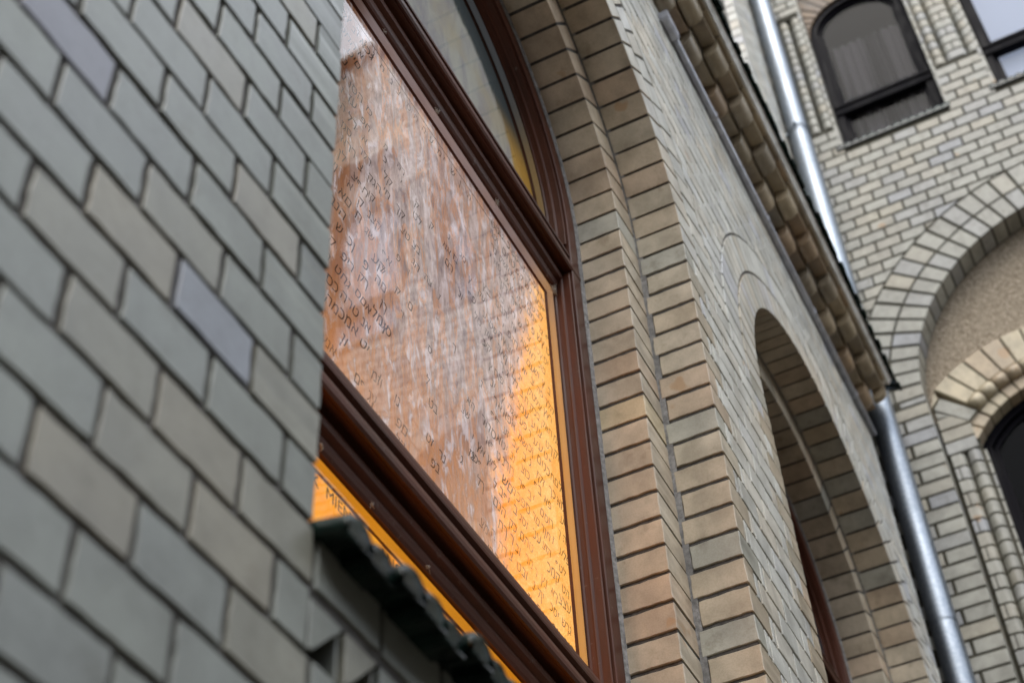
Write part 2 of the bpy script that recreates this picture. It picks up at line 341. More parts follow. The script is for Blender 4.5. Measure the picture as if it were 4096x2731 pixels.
# corner bricks of the outer order, voussoir rings
for A in ARCH:
    cx, R_, cz = A['cx'], A['R'], A['cz']
    kk0 = round((A['zs'] - ZJ) / H); kk1 = math.floor((cz - ZJ) / H)
    for k in range(kk0, kk1 + 1):
        za, zb = zk(k) + .005, zk(k + 1) - .005
        if k == kk1: zb = min(zb, cz - .005)
        if zb - za < .012: continue
        for sgn in (-1, 1):
            wd = parity_w(k); c = bcol('left' if (A is A1 and sgn < 0) else 'reveal')
            e = cx + sgn * R_; x0, x1 = (e, e + wd) if sgn > 0 else (e - wd, e)
            dp = .127 if k % 2 else .117
            j1 = random.uniform(-.0008, .0008)
            # brick seen from the reveal side, so outline it there
            mp = (lambda e_, s_: (lambda u, v, w_: (e_ - s_ * w_, u, v)))(e, sgn)
            o_ = .018 if (A is A1 and sgn < 0) else 0
            wall.prism(rect(0.0, dp, za + o_, zb + o_, .0011), mp, -wd, j1, c, .0018)
    n = round(pi * R_ / H)
    for (ra, rb, dp, nn, ph) in ((R_, R_ + .121, .127, n, 0), (R_ + .130, R_ + .254, .05, round(pi * (R_ + .13) / H), .0)):
        for i in range(nn):
            t0 = pi * i / nn; t1 = pi * (i + 1) / nn; g = .0045 / ra
            c = bcol('reveal') if ra == R_ else bcol('face'); j1 = random.uniform(-.0008, .0008)
            if ra == R_:
                for seg in (0,):
                    P = []
                    for (r, t_) in ((ra, t0 + g), (rb, t0 + .0045 / rb), (rb, t1 - .0045 / rb), (ra, t1 - g)): P.append((cx + (r + (j1 if r == ra else 0)) * cos(t_), cz + r * sin(t_)))
                    wall.prism(P, mapY, -dp, 0.0, c, .0015, tuple(.2 * p + .8 * q for p, q in zip(c, bcol('face'))))  # one brick in two tones: pale front, soffit shade put into the tan
            else:
                P = [(cx + r * cos(t_), cz + r * sin(t_)) for (r, t_) in ((ra, t0 + g), (rb, t0 + g), (rb, t1 - g), (ra, t1 - g))]
                wall.prism(P, mapY, -dp, random.uniform(-.0006, .0006), c, .0015)
# dentil course under the sills
for A in ARCH:
    x = A['cx'] - A['R']; k = math.floor((.88 - ZJ) / H); za, zb = .8505, .9075
    while x < A['cx'] + A['R'] - .02:
        c = bcol('left' if A is A1 else 'face')
        wall.prism([(x + .003, za), (x + .003, zb), (x + .0605, zb), (x + .0605, zb - .004), (x + .011, za + .002)], mapY, -.05, 0, c)
        wall.prism([(x + .0605, zb), (x + .0635, zb), (x + .0635, za), (x + .003, za), (x + .003, za + .003), (x + .0605, za + .004)][:2] + [(x + .0635, za), (x + .0605, za)], mapY, -.05, -.006, c)
        x += .0665
wall.build('wall', M_BR, facade, (3, 0, 0))
# inner order of the reveals
for A in ARCH:
    inner = MB()
    cx, R2, cz = A['cx'], A['R2'], A['cz']; wd = A['R'] - R2 - .001
    kk0 = round((A['zs'] - ZJ) / H) - 1; kk1 = math.floor((cz - ZJ) / H)
    for k in range(kk0, kk1 + 1):
        za, zb = max(zk(k) + .005, A['zs'] - .06), zk(k + 1) - .005
        if k == kk1: zb = min(zb, cz - .005)
        if zb - za < .012: continue
        for sgn in (-1, 1):
            e = cx + sgn * R2; mp = (lambda e_, s_: (lambda u, v, w_: (e_ - s_ * w_, u, v)))(e, sgn)
            inner.prism(rect(.132, .250, za, zb, .0011), mp, -wd, random.uniform(-.0008, .0008), bcol('reveal'), .0018)
    n = round(pi * R2 / H)
    for i in range(n):
        t0 = pi * i / n; t1 = pi * (i + 1) / n; j1 = random.uniform(-.0008, .0008)
        P = [(cx + r * cos(t_), cz + r * sin(t_)) for (r, t_) in ((R2 + j1, t0 + .0045 / R2), (R2 + wd, t0 + .0045 / R2), (R2 + wd, t1 - .0045 / R2), (R2 + j1, t1 - .0045 / R2))]
        inner.prism(P, mapY, -.250, -.132, bcol('reveal'), .0015)
    inner.build('arch_reveal', M_BR, facade, (A['cx'], .13, A['zs'] + ZC))
# mortar bed
mor = MB(); my = .0045
def arch_z(A, x, r): d = x - A['cx']; return A['cz'] + math.sqrt(max(0, r * r - d * d))
def sheet(y, x0, x1, z0, z1, holes, dz=()):
    xs = {x0, x1}
    for A, r in holes:
        for i in range(49): xs.add(A['cx'] - r * cos(pi * i / 48))
    xs = sorted(v for v in xs if x0 <= v <= x1)
    for a, b in zip(xs, xs[1:]):
        if b - a < 1e-6: continue
        m = (a + b) / 2; hit = None
        for A, r in holes:
            if abs(m - A['cx']) < r: hit = (A, r)
        if hit is None: mor.quad((a, y, z0), (b, y, z0), (b, y, z1), (a, y, z1))
        else:
            A, r = hit
            mor.quad((a, y, z0), (b, y, z0), (b, y, .845), (a, y, .845))
            mor.quad((a, y, .845), (b, y, .845), (b, y + .045, .846), (a, y + .045, .846))
            mor.quad((a, y + .045, .846), (b, y + .045, .846), (b, y + .045, .911), (a, y + .045, .911))
            mor.quad((a, y + .045, .911), (b, y + .045, .911), (b, y, .912), (a, y, .912))
            mor.quad((a, y, .912), (b, y, .912), (b, y, A['zs'] - .012), (a, y, A['zs'] - .012))
            mor.quad((a, y, arch_z(A, a, r)), (b, y, arch_z(A, b, r)), (b, y, z1), (a, y, z1))
sheet(my, -12, XR - .004, -ZC - .1, 4.8, [(A, A['R'] + .0032) for A in ARCH])
def arc_strip(mb, A, prof, smooth=False, closed=False, zb=None, n=56, caps=False, full=True):
    """prof: list of (radius, y); swept up one jamb, round the arch and down the other"""
    zb = A['zs'] - .02 if zb is None else zb; cx, cz = A['cx'], A['cz']; rings = []
    rings.append([(cx + r, y, zb) for r, y in prof])
    for i in range(n + 1):
        t_ = pi * i / n; rings.append([(cx + r * cos(t_), y, cz + r * sin(t_)) for r, y in prof])
    rings.append([(cx - r, y, zb) for r, y in prof])
    mb.sweep(rings, closed, smooth, caps)
for A in ARCH:
    arc_strip(mor, A, [(A['R'] + .0042, .0045), (A['R'] + .0042, .1345), (A['R2'] + .0042, .1345), (A['R2'] + .0042, .27)])
for A in ARCH:
    pc = MB(); arc_strip(pc, A, [(A['R'] + .0008, .1175), (A['R'] + .0016, .1318), (A['R'] - .0015, .1328)]); pc.build('corner_pointing', M_FILL, facade, (A['cx'], .12, A['zs'] + ZC), recalc=False)
mor.quad((XR - .004, my, -ZC - .1), (XR - .004, .12, -ZC - .1), (XR - .004, .12, 4.7), (XR - .004, my, 4.7))
mor.quad((XR - .004, .12, -ZC - .1), (5.66, .12, -ZC - .1), (5.66, .12, 4.9), (XR - .004, .12, 4.9))
mor.build('mortar_bed', M_MO, facade, (3, 0, 0), recalc=False)

# ---- windows
def profile_bar(mb, prof, x0, x1):
    mb.sweep([[(x0, y, z) for y, z in prof], [(x1, y, z) for y, z in prof]], True, False, True)
TR = [(.2555, 0), (.252, .006), (.2515, .016), (.254, .028), (.258, .036), (.266, .039), (.266, .052), (.2575, .056), (.2565, .062), (.259, .067), (.268, .070), (.268, .092), (.271, .104), (.300, .108), (.332, .108),
      (.332, -.052), (.306, -.056), (.300, -.056), (.296, -.050), (.293, -.040), (.293, -.033), (.286, -.029), (.282, -.026), (.2795, -.018), (.2795, -.013), (.300, -.013), (.300, .006), (.264, .004), (.260, .0)]
def make_window(A, first):
    cx, R2, cz = A['cx'], A['R2'], A['cz']; base = (cx, .25, A['zs'] + ZC)
    wn = part_empty('window', base, facade)
    f = MB(); arc_strip(f, A, [(R2 - .009, .256), (R2 - .011, .2535), (R2 - .056, .2535), (R2 - .058, .256), (R2 - .058, .34), (R2 - .009, .34)], closed=True, caps=True, zb=A['zs'] + .01)
    f.build('outer_frame', M_WOOD, wn, base)
    g = MB(); arc_strip(g, A, [(R2 + .002, .2465), (R2 - .003, .2475), (R2 - .0105, .2525), (R2 - .0115, .27), (R2 + .002, .27)], closed=True, caps=True)
    g.build('sealing_mortar', M_FILL, wn, base)
    for (zt, z_lo, z_hi, arched) in ((2.995, 1.635 + .108, 2.995, False), (1.635, A['zs'] + .07, 1.635, False), (None, 2.995 + .108, None, True)):
        s_ = MB(); q = R2 - .061
        prof = [(q, .264), (q - .002, .2605), (q - .0045, .260), (q - .0055, .263), (q - .0055, .280), (q - .0085, .283), (q - .0095, .286), (q - .0075, .290), (q - .0075, .300), (q - .010, .3035), (q - .010, .3065), (q - .010, .332), (q, .332)]
        if arched:
            AA = dict(A); rings = [[(cx + r, y, z_lo - .005) for r, y in prof]]
            for i in range(57): t_ = pi * i / 56; rings.append([(cx + r * cos(t_), y, cz + r * sin(t_)) for r, y in prof])
            rings.append([(cx - r, y, z_lo - .005) for r, y in prof]); s_.sweep(rings, True, False, True)
        else:
            for sg in (1, -1):
                s_ = MB(); s_.sweep([[(cx + sg * r, y, z_lo - .01) for r, y in prof], [(cx + sg * r, y, z_hi - .012) for r, y in prof]], True, False, True); s_.build('sash_stile', M_WOOD, wn, (cx + sg * q, .26, z_lo + ZC))
        if arched: s_.build('sash_frame', M_WOOD, wn, base)
    for zt in (2.995, 1.635):
        b = MB(); profile_bar(b, [(y, zt + z) for y, z in TR], cx - R2 + .004, cx + R2 - .002); b.build('transom', M_WOOD, wn, base)
    b = MB(); profile_bar(b, [(.262, .99), (.258, 1.0), (.258, 1.07), (.27, 1.078), (.332, 1.082), (.332, .99)], cx - R2 + .012, cx + R2 - .012); b.build('bottom_rail', M_WOOD, wn, base)
    q = R2 - .069
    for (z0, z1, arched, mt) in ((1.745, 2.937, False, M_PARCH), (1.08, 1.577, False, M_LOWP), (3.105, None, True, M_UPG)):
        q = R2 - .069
        for (nm, y, mm) in (('glass_pane', .3055, M_GLASS if first else M_GLASSW),) + ((('parchment_panel' if not arched else 'sky_toned_panel', .335, mt if first else M_ROOM),)):
            p = MB(); qq = q + (.003 if nm == 'glass_pane' else .03)
            if not arched: p.quad((cx - qq, y, z0 - (.02 if y > .31 else 0)), (cx + qq, y, z0 - (.02 if y > .31 else 0)), (cx + qq, y, z1 + (.04 if y > .31 else 0)), (cx - qq, y, z1 + (.04 if y > .31 else 0)))
            else:
                pts = [(cx + qq, y, z0 - .03), *[(cx + qq * cos(pi * i / 48), y, cz + qq * sin(pi * i / 48)) for i in range(49)], (cx - qq, y, z0 - .03)]
                i0 = p.add(pts); p.face(tuple(range(i0, i0 + len(pts))))
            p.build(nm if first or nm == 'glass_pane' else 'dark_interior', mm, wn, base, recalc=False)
        # spacer between the two panes of the double glazing
        sp = MB()
        if not arched:
            q = R2 - .0755
            for sg in (1, -1): sp.quad((cx + sg * q, .3065, z0), (cx + sg * q, .3225, z0), (cx + sg * q, .3225, z1), (cx + sg * q, .3065, z1))
            sp.quad((cx - q, .3065, z1 - .001), (cx + q, .3065, z1 - .001), (cx + q, .3225, z1 - .001), (cx - q, .3225, z1 - .001))
            for sg in (1, -1):
                z = z0 + .01
                while z < z1 and first:
                    for yy in (.3095, .3195): sp.box(cx + sg * (q - .0006) - .0003, cx + sg * (q - .0006) + .0003, yy - .0006, yy + .0006, z, z + .0022, ch=.0001)
                    z += .0055
        else: arc_strip(sp, A, [(q - .005, .3065), (q - .005, .3225)], zb=z0)
        sp.build('glazing_spacer', M_SPACER, wn, base, recalc=False)
    # sill: row of green glazed tiles with rolled front edges
    st = MB(); x = cx - A['R'] + .002; pit = .0478
    while x < cx + A['R'] - .01:
        r = pit / 2 + random.uniform(-.001, .001); dzz = random.uniform(-.005, .005); yf = -.040 + random.uniform(-.009, .006); xe = min(x + pit, cx + A['R'] - .002); rings = []
        for (y, z, hh, lo) in ((yf, .978, .010, .012), (yf - .004, .983, .016, .014), (yf + .004, .989, .019, .016), (.05, 1.005, .019, .02), (.262, 1.062, .017, .02)):
            top = [(x + (xe - x) * i / 8, y, z + dzz + hh * sin(pi * i / 8)) for i in range(9)]; bot = [(xe, y, z + dzz - lo), (x, y, z + dzz - lo)]
            rings.append(top + bot)
        st.sweep(rings, True, True, True); x += pit
    st.build('sill_tile_row', M_TILE, wn, base)
    return wn
W1 = make_window(A1, True); tag(W1, 'large brown framed arched window with glowing orange script panel')
W2 = make_window(A2, False); tag(W2, 'dark unlit arched window further along')

# ---- handwriting on the parchment
def text_mesh(strings, name, parent, base, mat, y, shear=.25, tall=1.0):
    dg = bpy.context.evaluated_depsgraph_get; vs = []; fs = []
    for (s_, x, z, size, tilt) in strings:
        cu = bpy.data.curves.new('t', 'FONT'); cu.body = s_; cu.size = size; cu.shear = shear; cu.resolution_u = 3; cu.extrude = 0; cu.offset = 0
        o = bpy.data.objects.new('t', cu); COL.objects.link(o); bpy.context.view_layer.update()
        me = bpy.data.meshes.new_from_object(o.evaluated_get(dg())); b = len(vs)
        for v in me.vertices:
            vx, vz = v.co.x, v.co.y * tall; vs.append((x + vx * cos(tilt) - vz * sin(tilt), y, z + vx * sin(tilt) + vz * cos(tilt)))
        for p in me.polygons: fs.append(tuple(b + i for i in p.vertices))
        bpy.data.objects.remove(o); bpy.data.meshes.remove(me); bpy.data.curves.remove(cu)
    mb = MB(); mb.v = vs
    for f in fs: mb.face(f)
    return mb.build(name, mat, parent, base, recalc=False)
HEB = 'אבגהוזחטיכלמנסעפצקרשךםןףץ'
base1 = (A1['cx'], .25, A1['zs'] + ZC)
ST = []
z = 1.69
while z < 2.93:
    xx = 2.08 + .18 * max(0, z - 2.1) + random.uniform(-.05, .05)
    while xx < 2.475:
        n = random.randint(1, 3); sz = random.uniform(.028, .036)
        if random.random() > .05: ST.append((''.join(random.choice(HEB) for _ in range(n)), xx, z + random.uniform(-.004, .004), sz, random.uniform(-.10, .10)))
        xx += n * sz * .55 + random.uniform(.004, .016)
    z += .0485
z = 1.76
while z < 2.9:          # looser lines of the same hand on the left
    xx = 1.18 + random.uniform(0, .05)
    while xx < 1.66 - .12 * max(0, z - 2.2):
        n = random.randint(1, 3); sz = random.uniform(.029, .037)
        if random.random() > .1: ST.append((''.join(random.choice(HEB) for _ in range(n)), xx, z + random.uniform(-.006, .006), sz, random.uniform(-.12, .12)))
        xx += n * sz * .55 + random.uniform(.006, .025)
    z += .052
for r_ in range(2, 20):
    xx = 1.68
    while xx < 2.02 + .008 * r_:
        if random.random() < .45: ST.append((''.join(random.choice(HEB) for _ in range(random.randint(1, 2))), xx, 1.69 + .0485 * r_ + random.uniform(-.004, .004), random.uniform(.026, .033), random.uniform(-.08, .08)))
        xx += random.uniform(.045, .075)
for i in range(22): ST.append((random.choice(HEB), 1.30 + i * .036 + random.uniform(-.008, .008), 2.868, .03, 0))
text_mesh(ST, 'handwriting', W1, base1, M_HAND, .3338, .4, 1.35)
for w_, x_ in (('K', 1.495), ('MIEN', 1.535), ('ANOMI', 1.70), ('C', 1.86), ('NOITA', 1.90), ('ROMA', 2.10)): text_mesh([(w_, x_, 1.560, .033, 0)], 'printed_word', W1, (x_, .33, 1.556 + ZC), M_INK, .3338, 0)
# cobwebs in the corners of the frame
def web(x, y, z, r, n=18):
    wb = MB()
    for _ in range(n):
        d = Vector((random.gauss(0, r), random.gauss(0, r * .4), random.gauss(0, r))); e = Vector((random.gauss(0, r), random.gauss(0, r * .4), random.gauss(0, r)))
        p = Vector((x, y, z)); wb.cyl(p + d * .6, p + e * .6, random.uniform(.0003, .0008), 5)
    wb.build('cobweb', M_WEB, W1, (x, y, z + ZC))
for (x, y, z, r, n) in ((2.478, .30, 2.925, .013, 60), (2.16, .300, 2.931, .008, 34), (1.86, .300, 2.931, .008, 26), (2.484, .30, 1.752, .005, 26), (1.62, .300, 2.931, .006, 12), (1.45, .29, 1.575, .006, 12), (1.60, .29, 1.575, .006, 14), (1.78, .29, 1.575, .006, 14)): web(x, y, z, r, n)

# ---- cornice
cor = MB(); XE = 5.30; PER = .2525
def nose_block(mb, x0, x1, y0, y1, zb, zt, c):
    """block hanging from zt to zb, y from y0 (wall side) to y1 (outer), rounded outer-bottom and far end"""
    prof = []; rr = .040
    n = 8
    for e in range(0, 9):
        # x stations, with rounding towards the far end
        t_ = e / 8; x = x1 - .03 + .03 * sin(t_ * pi / 2); dz = .034 * (1 - cos(t_ * pi / 2))
        prof.append((x, dz))
    st_ = [(x0, .004), (x0 + .004, 0)] + prof
    rings = []
    for (x, dz) in st_:
        r_ = [(x, y0, zt), (x, y0, zb + dz)]
        for i in range(n + 1):
            a = pi / 2 * i / n; r_.append((x, y1 + rr - rr * sin(a), zb + dz + rr - rr * cos(a)))
        r_.append((x, y1, zt)); rings.append(r_)
    mb.sweep(rings, True, True, True, c)
def warm(): k = random.uniform(.75, 1.05); return tuple(v * k for v in random.choice(((.40, .32, .22), (.37, .31, .23), (.40, .29, .19), (.43, .35, .24))))
x = 3.0985 - PER * 17
while x < XE - .02:
    nose_block(cor, x + .004, min(x + .128, XE), .0, -.0590, 4.640, 4.76, warm())
    if x + .13 < XE: cor.box(x + .134, min(x + PER - .004, XE), -.0555, .03, 4.690, 4.75, warm())
    x2 = x + .128
    nose_block(cor, x2 + .004, min(x2 + .128, XE), -.0635, -.1200, 4.700, 4.82, warm())
    if x2 + .13 < XE: cor.box(x2 + .134, min(x2 + PER - .004, XE), -.1165, -.0635, 4.750, 4.81, warm())
    for q in (0, 1):
        a = x + q * PER / 2
        if a + .1 < XE: cor.box(a + .003, min(a + PER / 2 - .003, XE), -.135, -.10, 4.782, 4.84, warm())
    x += PER
profile_bar(cor, [(-.137, 4.806), (-.1415, 4.800), (-.146, 4.806), (-.158, 4.822), (-.158, 4.85), (.1, 4.86), (.1, 4.82), (-.10, 4.806)], -1.2, XE)
cor.box(-12, 3.0985 - PER * 17, -.13, .05, 4.67, 4.85, (.38, .32, .25))
cor.box(-12, XE - .003, -.05, .1, 4.765, 4.80, (.12, .11, .10))
cornice = cor.build('cornice', M_BR, facade, (3, 0, 4.7 + ZC))
tl = MB(); x = -1.2; pit = .1015
while x < XE + .02:
    for s2 in (0, 1):
        a = x + s2 * pit / 2; wd = pit / 2; r = .021 if s2 else .016; rings = []; dj = random.uniform(-.005, .005)
        for (y, z, lo) in ((-.170 + dj - .005 * s2, 4.828, .006), (-.174 + dj - .005 * s2, 4.836, .010), (-.166 + dj, 4.846, .014), (.02, 4.95, .02)):
            rings.append([(a + wd * i / 8, y, z + r * sin(pi * i / 8) * 1.0) for i in range(9)] + [(a + wd, y, z - lo), (a, y, z - lo)])
        tl.sweep(rings, True, True, True)
    x += pit
tl.build('roof_tile_row', M_TILE, cornice, (3, 0, 4.85 + ZC))
# ---- storey above the cornice
up = MB()
for k in range(math.floor((4.9 - ZJ) / H), math.ceil((9.6 - ZJ) / H)):
    za, zb = zk(k) + .005, zk(k + 1) - .005
    for s_, e_ in (((0, .12), (.129, .25), (.259, .38), (.389, .51), (.519, .64)) if k % 2 else ((0, .055), (.064, .185), (.194, .315), (.324, .445), (.454, .575), (.584, .68))):
        up.prism(rect(4.86 + s_, 4.86 + min(e_, .72), za, zb), lambda u, v, w_: (u, .018 - w_, v), -.05, 0, bcol('face'))
    for s_, e_ in ((.0, .0), (.129, .25), (.259, .38)) if k % 2 else ((.0, .0), (.064, .185), (.194, .315)):
        if e_ > 0: up.prism(rect(.018 + s_, .018 + e_, za, zb), lambda u, v, w_: (4.86 - w_, u, v), -.05, 0, bcol('face'))
up.build('upper_wall', M_BR, facade, (3, 0, 5 + ZC))
mu = MB(); mu.box(4.8645, 5.66, .0225, .5, 4.86, 9.6, ch=.0); mu.box(-12, 4.8645, .45, .6, 4.8, 9.6, ch=0); mu.build('upper_mortar_bed', M_MO, facade, (3, 0, 5 + ZC))

# ================================================================== WING (plane x = L, looking -x)
L = 5.60
wing = empty('brick_wing', (L, -1.5, 0), 'cream brick side wing at right angles, with stuccoed blind arch and black framed windows', 'building')
mapX = lambda u, v, w_: (L - w_, u, v)      # u = y
wb_ = MB(); wm = MB(); HW = .0751
BA = dict(cy=-1.22, cz=4.94, R=.97)
YE, YW = -4.2, .12                       # wall from the corner outwards
# openings: (y_far, y_near, z0, z1)
UW = [(-.83, -.25, 6.83), (-1.69, -1.11, 6.83), (-2.55, -1.97, 6.83)]
def uw_top(w3, y): a, b, _ = w3; c = (a + b) / 2; h = (b - a) / 2; rr = .36; return 8.62 + math.sqrt(max(0, rr * rr - (y - c) ** 2)) - math.sqrt(rr * rr - h * h)
POCK = [(-.252, -.092, 7.03, 8.17), (-1.118, -.842, 7.185, 8.17), (-1.978, -1.682, 7.185, 8.17)]
k0 = math.floor((.9 - ZJ) / H); k1 = math.ceil((9.9 - ZJ) / H)
for k in range(k0, k1):
    za, zb = ZJ + HW * k + .005, ZJ + HW * (k + 1) - .005; off = 0 if k % 2 else PW / 2
    cuts = []
    if za < BA['cz'] - .01: wd = .12 if k % 2 else .185; cuts.append((BA['cy'] - BA['R'] - wd - .009, BA['cy'] + BA['R'] + wd + .009))
    for (a, b, z0) in UW:
        if zb > z0 and za < 8.62: cuts.append((a, b))
    for (a, b, z0, z1) in POCK:
        if zb > z0 + .01 and za < z1 - .01: cuts.append((a, b))
    y = YW - PW * 60 + off + .02
    while y < YW + .3:
        parts = [(y + .0045, y + PW - .0045)]
        for (c0, c1) in cuts:
            np_ = []
            for (p, q) in parts:
                if q <= c0 or p >= c1: np_.append((p, q)); continue
                if p < c0: np_.append((p, c0))
                if q > c1: np_.append((c1, q))
            parts = np_
        for (p, q) in parts:
            if q - p < .012 or p < YE or q > (YW if za < 4.9 else .3): continue
            poly = rect(p, q, za, zb, .0012 if p > -1.5 else 0)
            if zb > BA['cz'] and zb < BA['cz'] + 1.5:
                if hypot((p + q) / 2 - BA['cy'], max(0, (za + zb) / 2 - BA['cz'])) < 1.40: poly = clip_circle(poly, (BA['cy'], BA['cz']), 1.258)
                if len(poly) < 3: continue
            wb_.prism(poly, mapX, -.05, random.uniform(-.001, .001), bcol('wing'), .003)
        y += PW
# corner bricks and voussoirs of the blind arch
for k in range(k0, math.floor((BA['cz'] - ZJ) / H) + 1):
    za, zb = ZJ + HW * k + .005, ZJ + HW * (k + 1) - .005
    zb = min(zb, BA['cz'] - .004)
    if zb - za < .01: continue
    for sg in (1, -1):
        e = BA['cy'] + sg * BA['R']; wd = .12 if k % 2 else .185
        wb_.prism([(e, za), (e + sg * wd, za), (e + sg * wd, zb), (e, zb)], mapX, -.123, random.uniform(-.001, .001), bcol('wing'), .003)
nv = 39
for (ra, rb, dp) in ((.97, 1.103, .123), (1.113, 1.25, .05)):
    for i in range(nv):
        t0, t1 = pi * i / nv, pi * (i + 1) / nv; g = .006
        if ra > 1: t0 += random.uniform(-.004, .004)
        P = [(BA['cy'] + r * cos(t_), BA['cz'] + r * sin(t_)) for r, t_ in ((ra, t0 + g), (rb, t0 + g), (rb, t1 - g), (ra, t1 - g))]
        wb_.prism(P, mapX, -dp, random.uniform(-.001, .001), bcol('wing'), .003)
wb_.build('wall', M_BW, wing, (L, -1.5, 0))
# mortar bed of the wing with its openings
def wquad(x, y0, y1, z0, z1): wm.quad((x, y0, z0), (x, y1, z0), (x, y1, z1), (x, y0, z1))
xm = L + .0055
ys = {YE, YW + .2}
for i in range(61): ys.add(BA['cy'] - .975 * cos(pi * i / 60))
for (a, b, z0) in UW:
    for i in range(13): ys.add(a + (b - a) * i / 12)
for (a, b, z0, z1) in POCK: ys |= {a, b}
ys = sorted(ys)
for a, b in zip(ys, ys[1:]):
    m = (a + b) / 2; blocks = []
    if abs(m - BA['cy']) < .975: blocks.append(((lambda y: -3), (lambda y: BA['cz'] + math.sqrt(max(0, .975 ** 2 - (y - BA['cy']) ** 2)))))
    for w3 in UW:
        if w3[0] < m < w3[1]: blocks.append(((lambda y, w=w3: w[2]), (lambda y, w=w3: uw_top(w, y))))
    for (p, q, z0, z1) in POCK:
        if p < m < q and not any(w3[0] < m < w3[1] for w3 in UW): blocks.append(((lambda y, z=z0: z), (lambda y, z=z1: z)))
    lo = lambda y: -ZC - .1
    cur = lo
    for (f0, f1) in blocks:
        if f0(m) > cur(m): wm.quad((xm, a, cur(a)), (xm, b, cur(b)), (xm, b, f0(b)), (xm, a, f0(a)))
        cur = f1
    wm.quad((xm, a, cur(a)), (xm, b, cur(b)), (xm, b, 9.9), (xm, a, 9.9))
for (p, q, z0, z1) in POCK: wquad(xm + .06, p, q, z0, z1)   # back of the colonnette pockets
for (p, q, z0, z1) in POCK:
    wm.quad((xm, p, z0), (xm, q, z0), (xm + .06, q, z0), (xm + .06, p, z0)); wm.quad((xm, p, z1), (xm, q, z1), (xm + .06, q, z1), (xm + .06, p, z1))
    for e in (p, q): wm.quad((xm, e, z0), (xm + .06, e, z0), (xm + .06, e, z1), (xm, e, z1))
rings = []
for i in range(61): t_ = pi * i / 60; rings.append([(xm, BA['cy'] + .9745 * cos(t_), BA['cz'] + .9745 * sin(t_)), (L + .14, BA['cy'] + .9745 * cos(t_), BA['cz'] + .9745 * sin(t_))])
rings = [[(xm, BA['cy'] + .9745, -ZC), (L + .14, BA['cy'] + .9745, -ZC)]] + rings + [[(xm, BA['cy'] - .9745, -ZC), (L + .14, BA['cy'] - .9745, -ZC)]]
wm.sweep(rings, False, False, False)
# lower windows inside the blind arch
LW = [(-.80, .385), (-1.64, .385)]
XS = L + .13
def lw_z(c, y, r, zc=4.42): return zc + math.sqrt(max(0, r * r - (y - c) ** 2))
# brick field below the tympanum
for a, b in ((-2.2, -2.025), (-1.255, -1.185), (-.415, -.24)): wquad(XS - .002, a, b, -ZC, 4.86)
wm.build('mortar_bed', M_MW, wing, (L, -1.5, 0), recalc=False)
stu = MB(); ysn = sorted({-2.2, -.24, *[c + h * cos(pi * i / 24) for c, h in LW for i in range(25)]})
for a, b in zip(ysn, ysn[1:]):
    m = (a + b) / 2; hit = [c for c, h in LW if abs(m - c) < h]
    z0a = z0b = 4.85
    if hit: z0a, z0b = lw_z(hit[0], a, .50), lw_z(hit[0], b, .50)
    stu.quad((XS + .002, a, z0a), (XS + .002, b, z0b), (XS + .002, b, 5.95), (XS + .002, a, 5.95))
stu.build('stucco_tympanum', M_STUC, wing, (L, -1.5, 5 + ZC), recalc=False)
# segmental heads with a roll moulding
for c, h in LW:
    hd = MB(); ni = 11; a0, a1 = radians(49.5), radians(130.5)
    for sg in (1, -1):
        P = [(.515, .60), (.36, .505), (.335, .425), (.385, .35), (.405, .40), (.55, .50)]
        hd.prism([(c + sg * .496, 4.97), (c + sg * .356, 4.831), (c + sg * .403, 4.789), (c + sg * .54, 4.916)], lambda u, v, w_: (XS - w_, u, v), -.10, .034, bcol('wing'), .003)
        hd.prism([(c + sg * .505, 4.975), (c + sg * .55, 4.93), (c + sg * .515, 5.02)], lambda u, v, w_: (XS - w_, u, v), -.10, .03, (.52, .46, .34), .003)
        hd.prism([(c + sg * .538, 4.862), (c + sg * .538, 4.905), (c + sg * .47, 4.85)], lambda u, v, w_: (XS - w_, u, v), -.10, .03, bcol('wing'), .003)
        for q0, q1 in ((33, 41), (41, 49)):
            P = [(c + sg * r * cos(radians(t_)), 4.43 + r * sin(radians(t_))) for r, t_ in ((.47, q0 + .6), (.545, q0 + .6), (.545, q1 - .4), (.47, q1 - .4))]
            hd.prism(P, lambda u, v, w_: (XS - w_, u, v), -.10, .012, (.50, .42, .31), .003)
    for i in range(ni):
        t0 = a0 + (a1 - a0) * i / ni; t1 = a0 + (a1 - a0) * (i + 1) / ni; col = random.choice(((.52, .44, .32), (.50, .40, .28), (.54, .47, .34))); g = .006
        for (ra, rb, xo) in ((.605, .79, .035), (.47, .538, .012)):
            P = [(c + r * cos(t_), 4.43 + r * sin(t_)) for r, t_ in ((ra, t0 + g), (rb, t0 + g), (rb, t1 - g), (ra, t1 - g))]
            hd.prism(P, lambda u, v, w_: (XS - w_, u, v), -.10, xo, col, .004)
        rr = .034; rings = []
        for t_ in (t0 + g, (t0 + t1) / 2, t1 - g):
            rings.append([(XS - .018 - rr * cos(q) * 1.0, c + (.572 + rr * sin(q)) * cos(t_), 4.43 + (.572 + rr * sin(q)) * sin(t_)) for q in [2 * pi * j / 14 for j in range(14)]])
        hd.sweep(rings, True, True, True, col)
    hd.build('window_head', M_BW, wing, (L, c, 4.7 + ZC))
    hm = MB(); rings = []
    for i in range(25): t_ = a0 + (a1 - a0) * i / 24; rings.append([(XS - x_, c + r * cos(t_), 4.43 + r * sin(t_)) for r, x_ in ((.785, -.01), (.785, .03), (.61, .03), (.60, -.0), (.54, .0), (.54, .008), (.475, .008), (.475, -.1))])
    hm.sweep(rings, False, False, False); hm.build('window_head_mortar', M_MW, wing, (L, c, 4.7 + ZC), recalc=False)
